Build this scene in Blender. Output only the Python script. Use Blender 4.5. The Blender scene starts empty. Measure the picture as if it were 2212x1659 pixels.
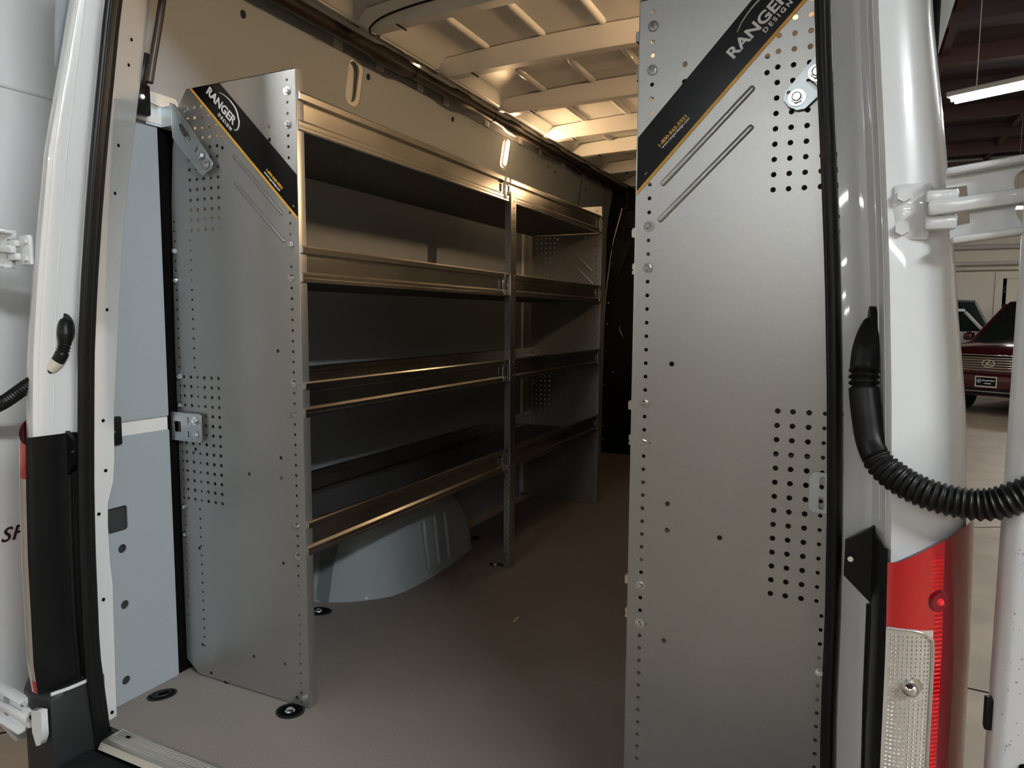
import bpy, bmesh, math, random
from mathutils import Vector, Matrix
random.seed(7)
C = bpy.context.scene.collection
SC = bpy.context.scene

# ------------------------------------------------------------------ camera
YAW, PIT, ROL = 0.4494, 0.09266, 0.0053
FPX = 1524.97
F = Vector((-math.sin(YAW)*math.cos(PIT), math.cos(YAW)*math.cos(PIT), -math.sin(PIT)))
R = Vector((math.cos(YAW), math.sin(YAW), 0)); U = R.cross(F)
R, U = math.cos(ROL)*R + math.sin(ROL)*U, -math.sin(ROL)*R + math.cos(ROL)*U
cam = bpy.data.objects.new('camera', bpy.data.cameras.new('camera')); C.objects.link(cam)
cam.data.lens = FPX/2212*36; cam.data.sensor_width = 36; cam.data.clip_start = .02; cam.data.clip_end = 100
cam.matrix_world = Matrix(((R.x, U.x, -F.x, .78472), (R.y, U.y, -F.y, -1.00839), (R.z, U.z, -F.z, .98477), (0, 0, 0, 1)))
SC.camera = cam
# ------------------------------------------------------------------ world, exposure
w = bpy.data.worlds.new('world'); SC.world = w; w.use_nodes = True
w.node_tree.nodes['Background'].inputs[0].default_value = (.55, .62, .75, 1)
w.node_tree.nodes['Background'].inputs[1].default_value = .02
SC.view_settings.view_transform = 'Standard'; SC.view_settings.look = 'None'
SC.view_settings.gamma = 1; SC.view_settings.use_curve_mapping = False
SC.view_settings.exposure = 0.58
TUBE = 52.0          # garage fluorescent tubes
CARGO = 420.0         # warm cargo lamp in the left liner
CARGO_R = 500.0       # its twins on the right side

HANG = 110.0
# ------------------------------------------------------------------ materials
MATS = {}
def mat(name, col, rough=.5, metal=0., coat=0., spec=.5, noise=None, bump=None, emis=None, aniso=0., trans=0., alpha=None, ior=1.45):
    m = bpy.data.materials.new(name); m.use_nodes = True; nt = m.node_tree
    b = nt.nodes['Principled BSDF']
    b.inputs['Base Color'].default_value = (*col, 1); b.inputs['Roughness'].default_value = rough
    b.inputs['Metallic'].default_value = metal; b.inputs['Coat Weight'].default_value = coat
    b.inputs['Coat Roughness'].default_value = .04; b.inputs['Specular IOR Level'].default_value = spec
    b.inputs['Anisotropic'].default_value = aniso; b.inputs['Transmission Weight'].default_value = trans
    b.inputs['IOR'].default_value = ior
    if emis: b.inputs['Emission Color'].default_value = (*emis[0], 1); b.inputs['Emission Strength'].default_value = emis[1]
    tc = nt.nodes.new('ShaderNodeTexCoord')
    if noise:      # (scale xyz, amount, detail)
        mp = nt.nodes.new('ShaderNodeMapping'); mp.inputs['Scale'].default_value = noise[0]
        n = nt.nodes.new('ShaderNodeTexNoise'); n.inputs['Scale'].default_value = 1; n.inputs['Detail'].default_value = noise[2]
        r = nt.nodes.new('ShaderNodeMapRange'); r.inputs['From Min'].default_value = .3; r.inputs['From Max'].default_value = .7
        r.inputs['To Min'].default_value = 1-noise[1]; r.inputs['To Max'].default_value = 1+noise[1]
        mx = nt.nodes.new('ShaderNodeVectorMath'); mx.operation = 'SCALE'; mx.inputs[0].default_value = col
        nt.links.new(tc.outputs['Object'], mp.inputs[0]); nt.links.new(mp.outputs[0], n.inputs['Vector'])
        nt.links.new(n.outputs['Fac'], r.inputs['Value']); nt.links.new(r.outputs[0], mx.inputs['Scale'])
        nt.links.new(mx.outputs[0], b.inputs['Base Color'])
        if len(noise) > 3:
            r2 = nt.nodes.new('ShaderNodeMapRange'); r2.inputs['From Min'].default_value = .3; r2.inputs['From Max'].default_value = .7
            r2.inputs['To Min'].default_value = rough-noise[3]; r2.inputs['To Max'].default_value = rough+noise[3]
            nt.links.new(n.outputs['Fac'], r2.inputs['Value']); nt.links.new(r2.outputs[0], b.inputs['Roughness'])
    if bump:       # (scale xyz, strength, distance)
        mp = nt.nodes.new('ShaderNodeMapping'); mp.inputs['Scale'].default_value = bump[0]
        n = nt.nodes.new('ShaderNodeTexNoise'); n.inputs['Scale'].default_value = 1; n.inputs['Detail'].default_value = 3
        bp = nt.nodes.new('ShaderNodeBump'); bp.inputs['Strength'].default_value = bump[1]; bp.inputs['Distance'].default_value = bump[2]
        nt.links.new(tc.outputs['Object'], mp.inputs[0]); nt.links.new(mp.outputs[0], n.inputs['Vector'])
        nt.links.new(n.outputs['Fac'], bp.inputs['Height']); nt.links.new(bp.outputs[0], b.inputs['Normal'])
    MATS[name] = m; return m
W_ = (.70, .72, .73)
white = mat('white_paint', W_, .28, coat=.8)
white_in = mat('white_paint_inner', (.72, .715, .70), .38, coat=.3)
steel = mat('grey_panel', (.40, .40, .385), .34, metal=.8, spec=.4, noise=((900, 900, 900), .07, 2), bump=((700, 700, 700), .12, .0006))
alux = mat('sill_aluminium', (.62, .60, .55), .38, metal=.9, noise=((1.5, 200, 200), .08, 3))
alu = mat('brushed_aluminium', (.70, .68, .64), .22, metal=1, noise=((9, 4, 9), .05, 2, .03))
zinc = mat('zinc', (.52, .57, .59), .36, metal=.9, noise=((60, 60, 60), .05, 3, .03))
boltm = mat('bolt_zinc', (.80, .84, .86), .16, metal=1)
poststeel = mat('galvanised_post', (.60, .59, .56), .3, metal=1, noise=((40, 40, 12), .06, 3, .03))
liner = mat('liner_grey', (.33, .367, .40), .52, spec=.35, noise=((400, 400, 400), .04, 2), bump=((260, 260, 260), .1, .0006))
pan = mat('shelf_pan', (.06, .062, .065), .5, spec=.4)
floorm = mat('floor_brown', (.262, .232, .212), .62, spec=.3, noise=((420, 420, 420), .28, 3), bump=((350, 350, 350), .2, .0008))
rubber = mat('rubber_black', (.007, .0075, .0075), .40, spec=.28)
plast = mat('plastic_black', (.006, .006, .0065), .38, spec=.3)
bumperm = mat('bumper_dark', (.020, .022, .023), .5, spec=.3, bump=((500, 500, 500), .15, .0006))
void = mat('dark_recess', (.003, .003, .003), .9, spec=.05)
decalm = mat('decal_black', (.004, .004, .004), .22, spec=.25)
yellow = mat('decal_yellow', (.80, .42, .045), .4)
wtext = mat('decal_white', (.82, .82, .80), .45)
archm = mat('arch_plastic', (.40, .45, .47), .33, spec=.45, noise=((3, 3, 3), .06, 3))
tubem = mat('conduit_black', (.022, .016, .013), .38, spec=.5)
partm = mat('partition_black', (.010, .010, .010), .5, spec=.3)
redl = mat('red_lens', (.36, .003, .007), .12, coat=1, spec=.6)
redd = mat('red_lens_dark', (.16, .003, .008), .14, coat=1, spec=.5)
redb = mat('red_prism', (.85, .02, .02), .18, coat=1, spec=.8)
clearl = mat('clear_prism', (.62, .61, .58), .16, metal=.65, coat=.6)
reflm = mat('lamp_reflector', (.72, .71, .68), .2, metal=.9)
glass = mat('lens_glass', (.95, .95, .95), .03, trans=1, ior=1.2)
chrome = mat('chrome', (.82, .82, .80), .12, metal=1)
darkchrome = mat('dark_chrome', (.10, .03, .04), .18, metal=.9)
tape = mat('masking_tape', (.60, .57, .46), .6)
mglow = mat('cargo_lamp_glow', (1, .8, .5), .4, emis=((1, .64, .33), CARGO))
mglow2 = mat('cargo_lamp_glow_right', (1, .8, .5), .4, emis=((1, .64, .33), CARGO_R))
keyglow = mat('fluorescent_glow_boosted', (1, 1, 1), .4, emis=((.94, .985, 1), TUBE*5.2))  # right-rear key fitting, glow boosted above the others to brighten floor and walls
tubeglow = mat('fluorescent_glow', (1, 1, 1), .4, emis=((.94, .985, 1), TUBE))
gfloor = mat('garage_floor', (.27, .205, .145), .42, spec=.4, noise=((2.2, 2.2, 2.2), .2, 6), bump=((6, 6, 6), .2, .01))
gwall = mat('garage_wall', (.72, .62, .50), .7, noise=((1, 1, 1), .04, 3))
gceil = mat('garage_ceiling', (.055, .038, .034), .7, noise=((1.5, 1.5, 1.5), .25, 3))
gbeam = mat('garage_beam', (.085, .036, .026), .6)
gpipe = mat('garage_pipe', (.52, .47, .40), .5)
redcar = mat('car_dark_red', (.045, .003, .005), .2, coat=1)
whitecar = mat('car_white', (.68, .66, .64), .3, coat=.8)
blackcar = mat('car_black', (.010, .011, .012), .2, coat=1)
silvercar = mat('car_grey', (.18, .18, .18), .25, metal=.5, coat=.6)
carglass = mat('car_glass', (.012, .016, .014), .08, spec=.7)
tyre = mat('tyre', (.012, .012, .012), .7)
drop = mat('water_drop', (.9, .92, .95), .03, trans=.9, spec=.8, ior=1.33)

# ------------------------------------------------------------------ helpers
def finish(me, smooth=35):
    if smooth:
        me.polygons.foreach_set('use_smooth', [True]*len(me.polygons)); me.set_sharp_from_angle(angle=math.radians(smooth))
def root(name, loc, label, cat, group=None):
    o = bpy.data.objects.new(name, None); C.objects.link(o); o.location = loc; o.empty_display_size = .05
    o['label'] = label; o['category'] = cat
    if group: o['group'] = group
    return o
def wm(o):
    m = Matrix.Identity(4)
    while o: m = o.matrix_basis @ m if not o.parent else o.matrix_parent_inverse @ o.matrix_basis @ m; o = o.parent
    return m
def put(o, parent):
    if parent: o.parent = parent; o.matrix_parent_inverse = wm(parent).inverted()
    return o
def link(name, me, m, parent=None, smooth=35):
    if smooth: finish(me, smooth)
    if m:
        me.materials.clear(); me.materials.append(m)
    o = bpy.data.objects.new(name, me); C.objects.link(o); return put(o, parent)
def tag(o, label, cat, group=None, kind=None):
    o['label'] = label; o['category'] = cat
    if group: o['group'] = group
    if kind: o['kind'] = kind
    return o
def struct(o): o['kind'] = 'structure'; return o
def stuff(o): o['kind'] = 'stuff'; return o
def mesh(name, V, Fc, m, parent=None, smooth=35):
    me = bpy.data.meshes.new(name); me.from_pydata([tuple(v) for v in V], [], Fc); me.validate(); me.update()
    return link(name, me, m, parent, smooth)
def bmobj(name, bm, m, parent=None, smooth=35, M=None, normals=True):
    if M: bmesh.ops.transform(bm, matrix=M, verts=bm.verts)
    if normals: bmesh.ops.recalc_face_normals(bm, faces=bm.faces)
    me = bpy.data.meshes.new(name); bm.to_mesh(me); bm.free()
    return link(name, me, m, parent, smooth)
def abox(bm, a, b, bev=0, M=None, seg=2):
    g = bmesh.ops.create_cube(bm, size=1); vs = g['verts']
    T = Matrix.Translation([(a[i]+b[i])/2 for i in range(3)]) @ Matrix.Diagonal([abs(b[i]-a[i]) for i in range(3)] + [1])
    bmesh.ops.transform(bm, matrix=(M or Matrix.Identity(4)) @ T, verts=vs)
    if bev:
        es = list({e for v in vs for e in v.link_edges})
        bmesh.ops.bevel(bm, geom=es, offset=bev, segments=seg, affect='EDGES', profile=.5)
def box(name, a, b, m, parent=None, bev=0, M=None):
    bm = bmesh.new(); abox(bm, a, b, bev, M); return bmobj(name, bm, m, parent)
def frame(p, z):
    z = Vector(z).normalized(); x = z.orthogonal().normalized() if abs(z.z) > .99 else Vector((0, 0, 1)).cross(z).normalized()
    y = z.cross(x); return Matrix(((x.x, y.x, z.x, p[0]), (x.y, y.y, z.y, p[1]), (x.z, y.z, z.z, p[2]), (0, 0, 0, 1)))
def acyl(bm, p, z, r, h, n=12, r2=None, M=None):
    g = bmesh.ops.create_cone(bm, cap_ends=True, segments=n, radius1=r, radius2=r if r2 is None else r2, depth=h)
    bmesh.ops.transform(bm, matrix=(M or Matrix.Identity(4)) @ frame(p, z) @ Matrix.Translation((0, 0, h/2)), verts=g['verts'])
def cyl(name, p, z, r, h, m, parent=None, n=12, r2=None):
    bm = bmesh.new(); acyl(bm, p, z, r, h, n, r2); return bmobj(name, bm, m, parent)
def spline(P, n=8):          # Catmull-Rom through points
    P = [Vector(p) for p in P]; Q = [P[0]*2-P[1]] + P + [P[-1]*2-P[-2]]; out = []
    for i in range(1, len(Q)-2):
        for k in range(n):
            t = k/n; a, b, c, d = Q[i-1:i+3]
            out.append(.5*((2*b)+(c-a)*t+(2*a-5*b+4*c-d)*t*t+(-a+3*b-3*c+d)*t**3))
    return out+[P[-1]]
def tubev(P, rad, n=14, V=None, Fc=None, sq=None, cap=True):
    """sweep a circle of radius rad(i) (or number) along P; sq squashes the section"""
    V = [] if V is None else V; Fc = [] if Fc is None else Fc; base = len(V)
    P = [Vector(p) for p in P]; up = Vector((0, 0, 1))
    T0 = (P[1]-P[0]).normalized(); x = T0.orthogonal().normalized() if abs(T0.dot(up)) > .95 else up.cross(T0).normalized()
    for i, p in enumerate(P):
        T = (P[min(i+1, len(P)-1)]-P[max(i-1, 0)]).normalized()
        x = (x-T*x.dot(T)).normalized(); y = T.cross(x); r = rad(i) if callable(rad) else rad
        sx, sy = sq or (1, 1)
        for k in range(n):
            a = 2*math.pi*k/n; V.append(p+x*(r*sx*math.cos(a))+y*(r*sy*math.sin(a)))
    for i in range(len(P)-1):
        for k in range(n):
            a = base+i*n+k; b = base+i*n+(k+1) % n; Fc.append((a, b, b+n, a+n))
    if cap: Fc.append(tuple(base+k for k in range(n))[::-1]); Fc.append(tuple(base+(len(P)-1)*n+k for k in range(n)))
    return V, Fc
def tube(name, P, rad, m, parent=None, n=14, sq=None):
    V, Fc = tubev(P, rad, n, sq=sq); return mesh(name, V, Fc, m, parent, 50)
def loft(secs, closed=False, cap=False):
    n = len(secs[0]); V = [p for s in secs for p in s]; Fc = []
    for i in range(len(secs)-1):
        for k in range(n if closed else n-1):
            a = i*n+k; b = i*n+(k+1) % n; Fc.append((a, b, b+n, a+n))
    if cap: Fc.append(tuple(range(n))[::-1]); Fc.append(tuple((len(secs)-1)*n+k for k in range(n)))
    return V, Fc
def circ(u, v, r, n=10): return [(u+r*math.cos(2*math.pi*k/n+.3), v+r*math.sin(2*math.pi*k/n+.3)) for k in range(n)]
def slot(u, v, L, r, ang=0, n=6):       # rounded slot
    pts = [(L/2+r*math.cos(a), r*math.sin(a)) for a in [math.pi*(k/n-.5) for k in range(n+1)]]
    pts += [(-x, -y) for x, y in pts]
    c, s = math.cos(ang), math.sin(ang); return [(u+x*c-y*s, v+x*s+y*c) for x, y in pts]
def rrect(u0, v0, u1, v1, r, n=4):
    P = []
    for cx, cy, a0 in ((u1-r, v1-r, 0), (u0+r, v1-r, 90), (u0+r, v0+r, 180), (u1-r, v0+r, 270)):
        for k in range(n+1):
            a = math.radians(a0+90*k/n); P.append((cx+r*math.cos(a), cy+r*math.sin(a)))
    return P
def MY(y, sx=1): return Matrix(((1, 0, 0, 0), (0, 0, -1, y), (0, 1, 0, 0), (0, 0, 0, 1)))     # plate (u,v)->(x,z), facing -y
def MX(x): return Matrix(((0, 0, 1, x), (1, 0, 0, 0), (0, 1, 0, 0), (0, 0, 0, 1)))             # plate (u,v)->(y,z), facing +x
def MZ(z): return Matrix.Translation((0, 0, z))
def plate(name, outline, holes, th, M, m, parent=None, smooth=0):
    cu = bpy.data.curves.new(name, 'CURVE'); cu.dimensions = '2D'; cu.fill_mode = 'BOTH'; cu.extrude = th/2
    for pts in [outline]+list(holes):
        sp = cu.splines.new('POLY'); sp.points.add(len(pts)-1)
        for q, p in zip(sp.points, pts): q.co = (p[0], p[1], 0, 1)
        sp.use_cyclic_u = True
    tmp = bpy.data.objects.new('tmp', cu); me = bpy.data.meshes.new_from_object(tmp)
    bpy.data.objects.remove(tmp); bpy.data.curves.remove(cu); me.transform(M); me.name = name
    return link(name, me, m, parent, smooth)
def text(name, body, size, M, m, parent=None, off=0., th=.0006, shear=0., sp=1., align='LEFT', fit=None):
    cu = bpy.data.curves.new(name, 'FONT'); cu.body = body; cu.size = size; cu.extrude = th/2; cu.offset = off; cu.shear = shear
    cu.space_character = sp; cu.align_x = align; cu.resolution_u = 3
    tmp = bpy.data.objects.new('tmp', cu); me = bpy.data.meshes.new_from_object(tmp)
    bpy.data.objects.remove(tmp); bpy.data.curves.remove(cu)
    if fit:
        xs = [v.co.x for v in me.vertices]; ys = [v.co.y for v in me.vertices]
        for v in me.vertices:
            v.co.x = (v.co.x-min(xs))/(max(xs)-min(xs))*fit[0]; v.co.y = (v.co.y-min(ys))/(max(ys)-min(ys))*fit[1]
    me.transform(M); me.name = name
    return link(name, me, m, parent, 0)
def lerp(tab, z):
    if z <= tab[0][0]: return tab[0][1]
    for (a, u), (b, v) in zip(tab, tab[1:]):
        if z <= b: return u+(v-u)*(z-a)/(b-a)
    return tab[-1][1]
_boltme = None
def boltmesh():
    global _boltme
    if _boltme is None:
        bm = bmesh.new(); acyl(bm, (0, 0, 0), (0, 0, 1), .0095, .0012, 14); acyl(bm, (0, 0, .0012), (0, 0, 1), .0068, .0042, 6)
        acyl(bm, (0, 0, .0054), (0, 0, 1), .0056, .0012, 12, .004)
        bmesh.ops.recalc_face_normals(bm, faces=bm.faces); me = bpy.data.meshes.new('bolt'); bm.to_mesh(me); bm.free()
        finish(me, 30); me.materials.append(boltm); _boltme = me
    return _boltme
def bolt(p, d, parent, s=1., name='bolt'):
    o = bpy.data.objects.new(name, boltmesh()); C.objects.link(o)
    o.matrix_basis = frame(p, d) @ Matrix.Rotation(random.random()*1.5, 4, 'Z') @ Matrix.Scale(s, 4); return put(o, parent)

# ------------------------------------------------------------------ geometry of the opening
def X0(z): return lerp([(-.1, .803), (.2, .796), (.45, .788), (.6, .787), (.75, .783), (.9, .776), (1.05, .767), (1.2, .755), (1.35, .742), (1.5, .733), (1.65, .726), (1.95, .70)], z)
def Y0(z): return lerp([(-.1, -.005), (0, -.010), (.2, -.028), (.45, -.031), (.6, -.027), (.75, -.022), (.9, -.018), (1.05, -.010), (1.2, 0), (1.35, .011), (1.5, .028), (1.65, .046), (1.95, .09)], z)
def OUT(z): return lerp([(.86, 1), (1.0, .90), (1.19, .82), (1.366, .73), (1.8, .62)], z)
def BK(z): return lerp([(.6, 1.05), (.9, 1), (1.2, .89), (1.35, .85), (1.5, .64), (1.65, .44), (1.95, .3)], z)
def JD(z): return lerp([(-.05, .066), (.35, .066), (.40, .060), (.53, .058), (.60, .080), (.75, .085), (1.19, .13), (1.41, .168), (1.755, .231), (1.95, .25)], z)
OUTX = [(-.3, .95), (.0, .97), (.5, .975), (.8, .968), (1.02, .943), (1.29, .912), (1.6, .870), (1.8, .853), (1.9, .838)]
ZS = [-.06+.05*i for i in range(40)]

# ------------------------------------------------------------------ van: floor
fl = struct(plate('floor', [(-.86, .03), (.86, .03), (.86, 3.95), (-.86, 3.95)], [], .012, MZ(-.006), floorm))
box('floor_seam', (-.62, 2.390, .0002), (.62, 2.394, .0012), mat('seam_trim', (.30, .22, .17), .45), fl)
box('floor_base', (-.90, .02, -.10), (.90, 3.95, -.0125), bumperm, fl)
# ------------------------------------------------------------------ van: roof
def roofz(x): return 1.93+.022*(1-(x/.62)**2)
V = []; Fc = []
xs = [-.98, -.93, -.86, -.80, -.76, -.725, -.66, -.635, -.60]+[-.5+.1*i for i in range(11)]+[.60, .635, .66, .725, .76, .80, .86, .93, .98]
zz = {.98: 1.80, .93: 1.90, .86: 1.945, .80: 1.955, .76: 1.95, .725: 1.945, .66: 1.90, .635: 1.90, .60: 1.932}
def rz(x): return zz.get(round(abs(x), 3), roofz(x))
ys = [.12, .5, 1, 1.5, 2, 2.5, 3, 3.5, 4.0, 4.6]
V, Fc = loft([[(x, y, rz(x)) for x in xs] for y in ys])
V2, F2 = loft([[(x, y, rz(x)+.04) for x in xs] for y in ys]); n0 = len(V)
ceil = struct(mesh('ceiling', V+V2, Fc+[tuple(n0+i for i in f)[::-1] for f in F2], white_in, None, 50))
RIBY = [.42, .87, 1.335, 1.85, 2.355, 2.745, 3.25, 3.7]
for ry in RIBY:
    secs = []
    for x in [-.685, -.66, -.63, -.60, -.55, -.45, -.3, -.15, 0, .15, .3, .45, .55, .60, .63, .66, .685]:
        e = max(0, (abs(x)-.60)/.085); zb = 1.868+.012*(1-(x/.62)**2) if abs(x) < .62 else 1.868+.045*e
        zt = roofz(min(.6, abs(x)))-.001 if abs(x) < .62 else 1.915
        zb = min(zb, zt-.004)
        secs.append([(x, ry-.042, zt-.002), (x, ry-.040, zt-.006), (x, ry-.030, zb+.010), (x, ry-.022, zb), (x, ry+.018, zb), (x, ry+.026, zb+.008),
                     (x, ry+.030, zt-.012), (x, ry+.062, zt-.012), (x, ry+.064, zt-.002)])
    V, Fc = loft(secs, cap=True); rib = mesh('roof_rib', V, Fc, white_in, ceil, 40)
    bm = bmesh.new()
    for i in range(9):
        x = -.46+.115*i
        bmesh.ops.transform(bm, matrix=Matrix.Translation((x, ry+.047, roofz(x)-.0145)), verts=bmesh.ops.create_cone(bm, cap_ends=True, segments=12, radius1=.011, radius2=.013, depth=.003)['verts'])
    bmobj('rib_dimples', bm, white_in, rib)
    bm = bmesh.new()
    for i in range(9): acyl(bm, (-.46+.115*i, ry+.047, roofz(-.46+.115*i)-.0172), (0, 0, 1), .0045, .001, 8)
    bmobj('rib_holes', bm, void, rib)
    for sx in (-1, 1): box('rib_joint', (sx*.50-.0015, ry-.0305, 1.866), (sx*.50+.0015, ry+.022, 1.8695), void, rib)
def bead(x, ya, yb, wd=.017, h=.012, tall=1):
    secs = []
    L = yb-ya
    for t in (0, .03, .08, .15, .5, .85, .92, .97, 1):
        e = math.sin(min(1, min(t, 1-t)/.15)*math.pi/2); y = ya+L*t
        secs.append([(x+wd*a*(.35+.65*e), y, roofz(x)-.0005-h*e*b) for a, b in ((-1, 0), (-.75, .55), (-.4, .95), (0, 1), (.4, .95), (.75, .55), (1, 0))])
    V, Fc = loft(secs); return mesh('stamped_bead', V, Fc, white_in, ceil, 60)
for i, (a, b) in enumerate(zip(RIBY, RIBY[1:])):
    for j in range(-2, 3):
        if i == 2 and j in (0, 1, -1):
            if j == 0: bead(.0, a+.16, b-.14); continue
        bead(j*.215, a+.12 if i % 2 else a+.20, b-.03)
# side rails under the roof: inclined channel with bolts
for sx in (-1, 1):
    secs = [[(sx*p[0], y, p[1]) for p in ((.615, 1.925), (.625, 1.912), (.655, 1.897), (.665, 1.905), (.668, 1.915), (.700, 1.915), (.705, 1.905), (.735, 1.898), (.742, 1.925), (.775, 1.93))] for y in (.15, 2, 4.4)]
    V, Fc = loft(secs); r_ = mesh('roof_side_rail', V, Fc, white_in, ceil, 40)
    if sx < 0:
        for y in (.66, 1.16, 1.24, 1.62, 1.72, 2.12, 2.6, 3.0): bolt((-.684, y, 1.9145), (0, 0, -1), r_, 1.1)
# ------------------------------------------------------------------ van: left and right walls
def wallx(z): return -.854 if z < 1.5 else -.854+.054*((z-1.5)/.38)**1.3
for sx in (-1, 1):
    nm = 'wall_left' if sx < 0 else 'wall_right'
    # sheet-metal skin behind the liner, outer body side
    zs = [-.30, -.05, .3, .5, .7, .8, .9, 1.02, 1.15, 1.29, 1.45, 1.6, 1.75, 1.9]
    secs = []
    for y in (.60, 1.0, 2.0, 3.0, 4.6): secs.append([(sx*(lerp(OUTX, z)+(.02 if y > .7 and z < 1 else 0)), y, z) for z in zs]+[(sx*.80, y, 1.99), (sx*.6, y, 2.01)])
    V, Fc = loft(secs); struct(mesh('body_side_left' if sx < 0 else 'body_side_right', V, Fc, white, None, 30)); n0 = 0; V = []; Fc = []
    secs = [[(sx*.868, y, -.05), (sx*.868, y, 1.5), (sx*.83, y, 1.86), (sx*.80, y, 1.95)] for y in (.10, 2., 4.6)]
    V2, F2 = loft(secs); wl = struct(mesh(nm, V+V2, Fc+[tuple(n0+i for i in f) for f in F2], white, None, 30))
    # liner panels (grey): lower, middle, upper
    def lpan(y0, y1, z0, z1, holes=(), nm2='liner_panel', r=.012, rec=0.):
        ob = plate(nm2, rrect(y0, z0, y1, z1, r), holes, .004, MX(0), liner, wl)
        me = ob.data; bm = bmesh.new(); bm.from_mesh(me)
        for k in range(1, 8):
            zc = z0+(z1-z0)*k/8
            if zc > 1.5: bmesh.ops.bisect_plane(bm, geom=bm.verts[:]+bm.edges[:]+bm.faces[:], plane_co=(0, 0, zc), plane_no=(0, 0, 1))
        for v in bm.verts:
            v.co.x = sx*(-wallx(v.co.z)) + v.co.x*(-sx) if sx > 0 else wallx(v.co.z)+v.co.x
        for v in bm.verts: v.co.x += sx*rec
        bm.to_mesh(me); bm.free(); return ob
    hs = [circ(.128, .401, .0115, 12), circ(.128, .255, .0115, 12), circ(.122, .057, .0115, 12), rrect(.07, .447, .146, .510, .008)] if sx < 0 else []
    lpan(.075, .276, .0, .685, hs, r=.004); lpan(.075, .276, .722, 1.498, r=.004)
    lpan(.335, 2.50, .0, .685, (), r=.004, rec=.008); lpan(.335, 2.55, .722, 1.498, r=.004, rec=.008)
    box('panel_gap', (sx*.8545, .2765, .001), (sx*.8665, .334, 1.470), void, wl)
    hu = [circ(y, 1.835, .0115, 12) for y in (.532, 1.104, 1.692, 2.746, 2.79)]
    for sy in (1.035, 2.215): hu.append(rrect(sy-.038, 1.715, sy+.038, 1.892, .036))
    hu1 = [h for h in hu if max(p[0] for p in h) < 2.80]
    o_ = lpan(.02, 2.800, 1.532, 1.880, [rrect(1.035-.040, 1.72, 1.035+.040, 1.874, .034), rrect(2.215-.040, 1.72, 2.215+.040, 1.874, .034)]+[circ(y, 1.835, .0115, 12) for y in (.532, 1.104, 1.692, 2.746)])
    lpan(2.804, 3.28, 1.532, 1.880, [circ(2.848, 1.83, .0115, 12)])
    lpan(2.60, 3.40, .0, 1.525, [circ(3.1, .9, .011, 12)])
    lpan(3.30, 3.90, .0, 1.875, [circ(3.38, 1.81, .0115, 12), rrect(3.42, 1.42, 3.50, 1.46, .006)], r=.01)
    # dark cavity behind the holes
    box('wall_cavity', (sx*.861, .085, .01), (sx*.8675, 2.45, .68), mat('cavity', (.03, .032, .034), .7) if sx < 0 else MATS['cavity'], wl)
    # slots in the upper liner: white pressed frame with dark pocket behind
    for sy in (1.035, 2.215):
        rim = plate('slot_frame', rrect(sy-.040, 1.718, sy+.040, 1.876, .034), [rrect(sy-.040+.004, 1.732, sy+.021, 1.862, .026)], .006, MX(0), white_in, wl)
        for v in rim.data.vertices: v.co.x = sx*(-wallx(v.co.z)+.004)-sx*v.co.x
    # structural rails showing in the two horizontal gaps
    box('body_rail', (sx*.858, .08, .683), (sx*.866, .30, .724), white_in, wl)
    if sx < 0:
        plate('slotted_rail', rrect(.20, 1.475, .335, 1.552, .012), [slot(.262, 1.512, .050, .011, -.12)], .005, MX(-.846), white_in, wl)
        box('rail_backing', (-.856, .20, 1.48), (-.8535, .335, 1.55), void, wl)
    # vertical body ribs behind the front end of the shelves
    for y0 in (2.515, 2.555): box('body_rib', (sx*.848, y0, .02), (sx*.866, y0+.028, 1.5), white_in, wl)
    plate('rib_plate', rrect(2.50, .02, 2.62, .26, .02), [rrect(2.53, .06, 2.59, .20, .014)], .006, MX(sx*.842), white_in, wl)
    # white clips along the top edge of the liner
    for y in (.93, 1.16, 1.42, 1.62, 1.98, 2.35, 2.62, 2.95, 3.3, 3.6):
        box('edge_clip', (sx*.792, y-.022, 1.872), (sx*.800, y+.022, 1.90), white_in, wl, bev=.003)
    box('cavity_strip', (sx*.798, .1, 1.872), (sx*.812, 3.9, 1.925), liner, wl)
# ------------------------------------------------------------------ van: partition behind the cab
edge = [(-.736, 1.767), (-.796, 1.543), (-.818, 1.413), (-.848, 1.148), (-.862, .812), (-.866, .438), (-.866, 0)]
wf = struct(box('wall_front', (-.96, 3.955, -.05), (.96, 3.99, 1.98), partm))
pts = edge+[(-x, z) for x, z in edge[::-1]]
plate('partition_panel', pts, [], .01, MY(3.94), partm, wf)
tube('partition_edge', [(x, 3.93, z) for x, z in edge], .006, poststeel, wf, n=8)
for x, z in ((-.77, 1.55), (-.80, 1.38), (-.825, 1.1), (-.835, .95), (-.84, .75), (-.845, .5), (-.848, .2), (-.848, .1), (-.78, .6)): bolt((x, 3.934, z), (0, -1, 0), wf, .8)
plate('partition_window', rrect(-.60, 1.15, .60, 1.70, .05), [rrect(-.57, 1.18, .57, 1.67, .04)], .012, MY(3.925), rubber, wf)
tube('partition_pull', spline([(-.735, 3.92, .93), (-.725, 3.905, .90), (-.712, 3.905, .87), (-.705, 3.92, .845)], 4), .005, poststeel, wf, 8)
plate('partition_frame', [(-.80, 1.50), (-.72, 1.62), (-.70, 1.74), (-.50, 1.74), (-.50, 1.55), (-.66, 1.50), (-.74, 1.30), (-.79, 1.33)], [[(-.72, 1.52), (-.70, 1.62), (-.56, 1.63), (-.62, 1.55)]], .02, MY(3.92), bumperm, wf)

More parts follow.
